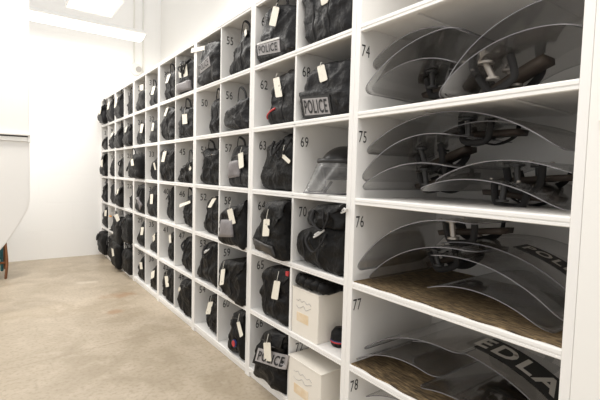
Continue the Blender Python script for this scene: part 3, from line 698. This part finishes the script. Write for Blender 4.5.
# ------------------------------------------------------------------ the other things in the cubbies
def carton(label, x0, x1, y0, y1, z0, z1, lid):
    t = thing('cardboard_box', label, 'box', ((x0+x1)/2, (y0+y1)/2, z0), 'white boxes in the lower cubbies')
    bm = nb(); box(bm, x0, x1, y0, y1, z0 + .0005, z1, .004)
    obj('carton', bm, M['card'], t)
    l = nb()
    if lid: box(l, x0-.003, x1+.003, y0-.003, y1+.003, z1+.0002, z1+.006, .002)
    else:
        for b in ((x0-.002, x0+.004, y0-.002, y1+.002), (x1-.004, x1+.002, y0-.002, y1+.002), (x0+.004, x1-.004, y0-.002, y0+.004), (x0+.004, x1-.004, y1-.004, y1+.002)): box(l, *b, z1+.0002, z1+.006)
    obj('lid' if lid else 'rim', l, M['card'], t)
    h = z1 - z0; w = y1 - y0
    tag(obj('label', box(nb(), x0-.0012, x0+.001, y0+w*.35, y0+w*.8, z0+h*.30, z0+h*.50), M['stain'], t), 'tan paper label')
    s = nb(); rng = random.Random(7)
    for k in range(2):
        pts = []
        for i in range(9):
            pts.append((x0-.001, y0+w*(.82-.07*i), z0+h*(.78-.14*k) + rng.uniform(-.012, .012)))
        tube(s, spline(pts, 3), .0014, 4)
    tag(obj('scribble', s, M['pencil'], t), 'faint handwritten scribble')
    return t
carton('white cardboard box under a black cloth bundle, upper of the two boxes', .010, .225, .218, .444, Z[1], .690, False)
carton('closed white cardboard box on the bottom shelf, lower of the two boxes', -.015, .26, .150, .43, Z[0], .318, True)

# black ridged cloth bundle lying on the upper box
t = thing('cloth_bundle', 'crumpled black ridged cloth bundle lying on top of the upper white box', 'clothing', (.12, .32, .697))
for i, (y, zz, rr) in enumerate(((.405, .728, .036), (.365, .735, .040), (.325, .733, .037), (.285, .731, .036), (.245, .728, .034))):
    bm = nb(); pts = []; rad = []
    for k in range(9):
        f = k/8; pts.append((.015 + .19*f, y + .02*math.sin(f*5 + i) - .05*f, zz + .006*math.sin(f*9+i*2) - .006*f)); rad.append(rr*max(.35, min(1, 2.2*math.sin(math.pi*(f*.86+.07)))))
    tube(bm, pts, rad, 12)
    for v in bm.verts: v.co += noise.noise_vector(v.co*25)*.006; v.co.z = max(v.co.z, .6975)
    obj('fold', bm, M['black'], t, True)

t = thing('pouch', 'small black pouch with red and blue stripe beside the upper white box', 'pouch', (.10, .16, Z[1]))
bm = nb(); tube(bm, [(.10, .155, Z[1]+.002), (.10, .155, Z[1]+.012), (.10, .155, Z[1]+.04), (.10, .155, Z[1]+.07), (.10, .155, Z[1]+.092)], [.034, .042, .044, .040, .024], 24)
obj('body', bm, M['black'], t, True)
obj('red_stripe', tube(nb(), [(.10, .155, Z[1]+.024), (.10, .155, Z[1]+.031)], .0452, 24), M['red'], t, True)
obj('blue_stripe', tube(nb(), [(.10, .155, Z[1]+.0315), (.10, .155, Z[1]+.036)], .0450, 24), M['blue'], t, True)

# helmet with clear face shield
def helmet(x, y, z):
    t = thing('riot_helmet', 'black riot helmet with clear face visor in cubby 69', 'helmet', (x, y, z))
    bm = nb(); n, m = 40, 18; R = []
    for j in range(m):
        th = math.pi*.60*j/(m-1)
        row = []
        for k in range(n):
            a = 2*math.pi*k/n
            lowf = 0
            zz = .118*math.cos(th)
            front = math.cos(a)                 # +1 faces the aisle
            if front > .25 and zz < .028: zz = .028 + (zz-.028)*.12   # brow line
            elif zz < -.02: zz = -.02 + (zz+.02)*1.9
            row.append(bm.verts.new((-.140*math.sin(th)*math.cos(a), .112*math.sin(th)*math.sin(a), zz)))
        R.append(row)
    for A, B in zip(R, R[1:]):
        for k in range(n): 
            try: bm.faces.new((A[k], A[(k+1) % n], B[(k+1) % n], B[k]))
            except ValueError: pass
    bmesh.ops.remove_doubles(bm, verts=bm.verts[:], dist=1e-5)
    ext = bmesh.ops.solidify(bm, geom=bm.faces[:], thickness=-.008)
    bmesh.ops.recalc_face_normals(bm, faces=bm.faces[:])
    mt = Matrix.Translation((x, y, z + .124)) @ Matrix.Rotation(math.radians(8), 4, 'Z')
    bmesh.ops.transform(bm, matrix=mt, verts=bm.verts[:])
    obj('shell', bm, M['shell'], t, True)
    bm = nb(); rows = []
    for j in range(10):
        f = j/9; row = []
        for k in range(25):
            a = math.radians(-88 + 176*k/24)
            rx = .150 + .115*f; zz = .046 - .160*f
            row.append(bm.verts.new((-rx*math.cos(a) - .012*f, .124*math.sin(a)*(1-.10*f*f), zz)))
        rows.append(row)
    for A, B in zip(rows, rows[1:]):
        for k in range(24): bm.faces.new((A[k], A[k+1], B[k+1], B[k]))
    edge = [rows[0][:], [r_[-1] for r_ in rows], rows[-1][::-1], [r_[0] for r_ in rows][::-1]]
    loop = []
    for e in edge: loop += [mt @ v.co for v in e[:-1]]
    bmesh.ops.transform(bm, matrix=mt, verts=bm.verts[:])
    v = obj('visor', bm, M['visor'], t, True)
    tag(v, 'clear curved face visor')
    obj('visor_edge', tube(nb(), loop, .0028, 6, closed=True), M['rim'], v, True)
    b = nb(); 
    pts = [mt @ Vector((-.158*math.cos(math.radians(a)), .126*math.sin(math.radians(a)), .046)) for a in range(-95, 96, 10)]
    obj('brow_band', tube(b, pts, .011, 8, .5), M['blacksteel'], t, True)
    for s in (-1, 1):
        p = mt @ Vector((-.01, .122*s, .046)); obj('pivot_knob', disc(nb(), p, .020, 'Y', .020, 18), M['blacksteel'], t)
    pts = [mt @ Vector(q) for q in ((.02, .104, -.06), (-.04, .098, -.115), (-.09, .05, -.121), (-.10, 0, -.122), (-.09, -.05, -.121), (-.04, -.098, -.115), (.02, -.104, -.06))]
    obj('chin_strap', tube(nb(), spline(pts, 4), .008, 6, .4), M['web'], t, True)
    return t
helmet(.19, .255, Z[3])

# ------------------------------------------------------------------ shelf liners and riot shields
for z, lab in ((Z[2], 'brown woven liner under the shields in compartment 76'), (Z[1], 'brown woven liner under the shields in compartment 77')):
    bm = nb(); ny, nx = 40, 4
    G = [[bm.verts.new((.010 + (D-.018)*i/nx + (.004*math.sin(j*.9) if i == 0 else 0), -W + T + .004 + (W - 2*T - .008)*j/ny, z + .0045)) for i in range(nx+1)] for j in range(ny+1)]
    fs = [bm.faces.new((G[j][i], G[j][i+1], G[j+1][i+1], G[j+1][i])) for j in range(ny) for i in range(nx)]
    r = bmesh.ops.extrude_face_region(bm, geom=fs)
    for v in r['geom']:
        if isinstance(v, bmesh.types.BMVert): v.co.z -= .004
    bmesh.ops.recalc_face_normals(bm, faces=bm.faces[:])
    o = obj('shelf_liner', bm, M['liner']); tag(o, lab, 'mat', 'woven shelf liners')

def shield(label, cy, cz, R, a0, a1, xf, L=.50, pitch=0, word=None, grip=True, bright=False, corner=.05, gx=.17, gs=.5, ltr=(.42, .95, .16, .24)):
    """bowed clear shield; a is the angle on the bow seen from the aisle, from a0 (left edge) to a1 (right edge)"""
    L = min(L, D - .012 - xf); a0 += 6
    zf = max([z for z in Z if z < cz + R] + [0]) + .012
    while (cz + R*math.sin(math.radians(a0)) < zf or cy - R*math.cos(math.radians(a0)) > -T - .005) and a0 > 100: a0 -= .25
    while (cz + R*math.sin(math.radians(a1)) < zf or cy - R*math.cos(math.radians(a1)) < -W + T + .005) and a1 < 88: a1 += .25
    t = thing('riot_shield', label, 'shield', (xf + L/2, cy, cz + R), 'clear riot shields in the wide compartments')
    aw = R*math.radians(a0 - a1)
    def P(s, l, off=0):        # s: arc length from left edge, l: depth from front
        a = math.radians(a0) - s/R
        rr = R + off
        return Vector((xf + l, cy - rr*math.cos(a), cz + rr*math.sin(a) + pitch*l))
    # rounded outline
    bm = nb(); rows = []
    ls = []
    for k in range(7): ls.append(corner*(1 - math.cos(math.pi/2*k/6)))
    ls += [corner + (L-2*corner)*k/6 for k in range(1, 6)]
    ls += [L - q for q in ls[:7][::-1]]
    ns = 26
    for l in ls:
        e = min(l, L - l)
        ins = corner - math.sqrt(max(0, corner**2 - (corner-e)**2)) if e < corner else 0
        rows.append([(ins + (aw - 2*ins)*i/ns, l) for i in range(ns+1)])
    th = .0035
    T_ = [[bm.verts.new(P(s, l, 0)) for s, l in r_] for r_ in rows]; B_ = [[bm.verts.new(P(s, l, -th)) for s, l in r_] for r_ in rows]
    for j in range(len(rows)-1):
        for i in range(ns):
            bm.faces.new((T_[j][i], T_[j+1][i], T_[j+1][i+1], T_[j][i+1])); bm.faces.new((B_[j][i], B_[j][i+1], B_[j+1][i+1], B_[j+1][i]))
    rim = [T_[0][:], [r_[-1] for r_ in T_], T_[-1][::-1], [r_[0] for r_ in T_][::-1]]
    rib = [B_[0][:], [r_[-1] for r_ in B_], B_[-1][::-1], [r_[0] for r_ in B_][::-1]]
    lt = []; lb = []
    for a, b in zip(rim, rib): lt += a[:-1]; lb += b[:-1]
    n = len(lt)
    for k in range(n):
        f = bm.faces.new((lt[k], lb[k], lb[(k+1) % n], lt[(k+1) % n])); f.material_index = 1
    obj('shield_panel', bm, [M['sheet'], M['rim']], t, True)
    sm = aw*gs
    if grip:
        for l in (gx, gx + .16):
            b = nb()
            tube(b, [P(sm, l, -.006), P(sm, l, -.075)], .011, 12)
            p = P(sm, l, -.010); disc(b, p, .026, 'Z', .008, 18)
            p = P(sm, l, -.075); disc(b, p, .022, 'Z', .008, 18)
            br = obj('bracket', b, M['steel' if bright else 'blacksteel'], t)
            for ds in (-.05, .05): obj('bolt', disc(nb(), P(sm + ds, l, .002), .007, 'Z', .006, 10), M['steel'], t)
        hw = .065
        pts = [P(sm-hw, gx+.05, -.008), P(sm-hw, gx+.05, -.05), P(sm-hw*.85, gx+.05, -.088), P(sm, gx+.05, -.098), P(sm+hw*.85, gx+.05, -.088), P(sm+hw, gx+.05, -.05), P(sm+hw, gx+.05, -.008)]
        obj('handle', tube(nb(), spline(pts, 5), .013, 10), M['foam'], t, True)
        b = nb(); A = []
        for i in range(13):
            s = sm - .15 + .30*i/12
            A.append([b.verts.new(P(s, gx + .10 + dl, -.030 - do - .018*math.sin(math.pi*i/12))) for dl, do in ((0, 0), (.09, 0), (.09, .022), (0, .022))])
        for a_, c_ in zip(A, A[1:]):
            for k in range(4): b.faces.new((a_[k], a_[(k+1) % 4], c_[(k+1) % 4], c_[k]))
        b.faces.new(A[0]); b.faces.new(A[-1][::-1]); bmesh.ops.recalc_face_normals(b, faces=b.faces[:])
        obj('arm_pad', b, M['pad'], t, True)
        pts = [P(sm-.10, gx+.20, -.010), P(sm-.09, gx+.20, -.06), P(sm-.03, gx+.20, -.092), P(sm+.03, gx+.20, -.092), P(sm+.09, gx+.20, -.06), P(sm+.10, gx+.20, -.010)]
        obj('arm_strap', tube(nb(), spline(pts, 4), .020, 8, .2), M['web'], t, True)
    if word:
        f0, f1, l0, l1 = ltr
        def strip(s0, s1, l0, l1, off):
            b = nb(); A = [[b.verts.new(P(s0 + (s1-s0)*i/16, l, o_)) for l, o_ in ((l0, off), (l1, off), (l1, off-.0012), (l0, off-.0012))] for i in range(17)]
            for a_, c_ in zip(A, A[1:]):
                for k in range(4): b.faces.new((a_[k], a_[(k+1) % 4], c_[(k+1) % 4], c_[k]))
            b.faces.new(A[0]); b.faces.new(A[-1][::-1]); bmesh.ops.recalc_face_normals(b, faces=b.faces[:]); return b
        bd = obj('name_band', strip(aw*f0 - .02, aw*f1 + .01, l0 - .022, l1 + .022, .0022), M['band'], t)
        bm = text_bm(word, 1, 0, 1, 1.2, .03)
        bmesh.ops.triangulate(bm, faces=bm.faces[:]); bmesh.ops.subdivide_edges(bm, edges=bm.edges[:], cuts=1)
        x0, x1, y0, y1 = bounds(bm)
        for v in bm.verts:
            v.co = P(aw*f0 + aw*(f1-f0)*(v.co.x-x0)/(x1-x0), l0 + (l1-l0)*(v.co.y-y0)/(y1-y0), .0036)
        bmesh.ops.recalc_face_normals(bm, faces=bm.faces[:])
        obj('lettering', bm, M['letters'], bd)
    return t
S = shield
S('clear riot shield at the back left of compartment 74, topmost of the left group', -.293, 1.474, .400, 133, 60, .05, .46, grip=False)
S('clear riot shield against the left wall of compartment 74, middle of the left group', -.428, 1.294, .541, 138, 84, .012, .5, grip=False)
S('clear riot shield lowest of the left group in compartment 74', -.283, 1.355, .407, 136, 64, .05, .48)
S('clear riot shield in compartment 74, steepest of the right pair, reaching the shelf above', -.788, 1.432, .406, 149, 78, .03, .5, grip=False)
S('clear riot shield in compartment 74, lower of the right pair, with bolted brackets showing', -.739, 1.338, .418, 136, 71, .015, .52, bright=True, gs=.36, gx=.08)
S('broad clear riot shield on top of the pile in compartment 75', -.432, .912, .630, 130, 50, .03, .5)
S('clear riot shield on the left of compartment 75, second from the top', -.396, 1.025, .441, 145, 80, .012, .5)
S('clear riot shield lowest on the left of compartment 75', -.365, .834, .524, 129, 76, .012, .5)
S('short clear riot shield tucked under the top of the pile in compartment 75', -.524, 1.060, .450, 108, 66, .13, .42, grip=False)
S('clear riot shield on the right of compartment 75, second from the bottom', -.675, .870, .495, 118, 66, .03, .5)
S('clear riot shield nearest the shelf on the right of compartment 75', -.563, .760, .541, 109, 56, .018, .5, corner=.06)
S('clear riot shield on the left of compartment 76, highest of the pile', -.513, .601, .552, 153, 82, .006, .5, bright=True, gs=.76, gx=.12)
S('clear riot shield on the left of compartment 76, under the highest one', -.518, .476, .575, 136, 84, .04, .48)
S('clear riot shield with police lettering at the back right of compartment 76', -.53, .520, .545, 102, 51, .13, .44, word='POLICE', ltr=(.52, .995, .12, .18), grip=False)
S('clear riot shield on the right of compartment 76 below the lettered one', -.514, .484, .535, 99, 48, .05, .5, grip=False)
S('clear riot shield lowest on the right of compartment 76, just above the liner', -.572, .446, .470, 110, 56, .045, .5, grip=False, corner=.06)
S('clear riot shield highest on the left of compartment 77', -.45, .071, .595, 131, 82, .06, .48, grip=False)
S('clear riot shield lying on the liner at the left of compartment 77', -.354, .070, .505, 128, 76, .01, .5, grip=False)
S('clear riot shield with large pale letters on a black band in compartment 77', -.50, .090, .570, 108, 49, .10, .46, word='EDLAN', ltr=(.375, .99, .10, .20))
S('clear riot shield lowest on the right of compartment 77', -.55, .040, .470, 108, 60, .04, .5, grip=False, corner=.06)
S('clear riot shield in the bottom wide compartment below 77', -.36, -.190, .560, 128, 78, .08, .46, grip=False)

# ------------------------------------------------------------------ left side of the aisle
pb = thing('partition_board', 'tall white board with rounded lower corner and metal rail on the left', 'board', (-1.8, 3.02, 0))
pts = [(-2.5, 2.95), (-1.03, 2.95), (-1.046, 1.03)] + [tuple(p)[:2] for p in spline([(-1.047, 1.0, 0), (-1.066, .925, 0), (-1.110, .835, 0), (-1.165, .735, 0), (-1.222, .642, 0), (-1.30, .545, 0), (-1.42, .45, 0), (-1.60, .39, 0), (-1.8, .38, 0)], 4)] + [(-2.5, .38)]
bm = nb(); A = [bm.verts.new((x, 3.0, z)) for x, z in pts]; B = [bm.verts.new((x, 3.045, z)) for x, z in pts]
bm.faces.new(A[::-1]); bm.faces.new(B)
for k in range(len(pts)): bm.faces.new((A[k], A[(k+1) % len(pts)], B[(k+1) % len(pts)], B[k]))
bmesh.ops.recalc_face_normals(bm, faces=bm.faces[:])
bmesh.ops.bevel(bm, geom=[e for e in bm.edges if abs(e.verts[0].co.y - e.verts[1].co.y) < 1e-4], offset=.006, segments=2, affect='EDGES')
obj('board', bm, M['gloss'], pb)
r = obj('rail', box(nb(), -2.5, -1.036, 2.972, 2.9995, 1.574, 1.592, .004), M['lamp_body'], pb)
obj('groove', box(nb(), -2.5, -1.055, 2.990, 2.9995, 1.562, 1.5735), M['gap'], r)
obj('lower_lip', box(nb(), -2.5, -1.055, 2.984, 2.9995, 1.525, 1.5615, .003), M['lamp_body'], r)
obj('rail_end', box(nb(), -1.0545, -1.036, 2.98, 2.9995, 1.515, 1.5735, .004), M['lamp_body'], r)
for x in (-2.4, -1.75):
    obj('foot', box(box(nb(), x-.03, x+.03, 3.003, 3.042, .03, .385, .004), x-.04, x+.04, 2.75, 3.3, .001, .032, .004), M['lamp_body'], pb)

ch = thing('chair', 'teal upholstered chair with bent brown wood frame behind the white board', 'chair', (-1.5, 4.65, 0))
obj('seat', box(nb(), -1.80, -1.24, 4.40, 4.92, .24, .44, .03), M['teal'], ch, True)
obj('side_panel', box(nb(), -1.262, -1.232, 4.42, 4.90, .10, .60, .012), M['teal'], ch, True)
obj('backrest', box(nb(), -1.80, -1.24, 4.86, 4.96, .42, .95, .03), M['teal'], ch, True)
for x in (-1.215, -1.83):
    pts = [(x, 4.40, .018), (x+.008, 4.40, .10), (x+.016, 4.42, .22), (x+.005, 4.45, .40), (x-.005, 4.50, .58), (x-.005, 4.66, .63), (x-.005, 4.86, .60), (x, 4.92, .45), (x, 4.94, .22), (x, 4.98, .018)]
    obj('arm_frame', tube(nb(), spline(pts, 5), .018, 10, .8), M['wood'], ch, True)
for y in (4.42, 4.95):
    obj('crossbar', tube(nb(), [(-1.83, y, .20), (-1.215, y, .20)], .013, 10), M['wood'], ch, True)

# ------------------------------------------------------------------ light, camera, output
wd = bpy.data.worlds.new('room_light'); bpy.context.scene.world = wd; wd.use_nodes = True
bg = wd.node_tree.nodes['Background']; bg.inputs[0].default_value = (1, .985, .965, 1); bg.inputs[1].default_value = .98

cam = bpy.data.cameras.new('camera'); co = bpy.data.objects.new('camera', cam); C.objects.link(co)
cam.sensor_width = 36; cam.lens = 414.68*36/600; cam.clip_start = .02
rt, up, fw = Vector((.80705161, -.58992364, .02564764)), Vector((.01596898, .0652246, .99774282)), Vector((.59026494, .80482038, -.06206009))
m = Matrix((rt, up, -fw)).transposed().to_4x4(); m.translation = (-1.28327, -1.36630, 1.30147)
co.matrix_world = m
sc = bpy.context.scene
sc.camera = co
sc.view_settings.view_transform = 'Standard'; sc.view_settings.look = 'None'; sc.view_settings.gamma = 1; sc.view_settings.exposure = -.06
sc.view_settings.use_curve_mapping = False
sc.cycles.transparent_max_bounces = 40; sc.cycles.max_bounces = 8; sc.cycles.diffuse_bounces = 5
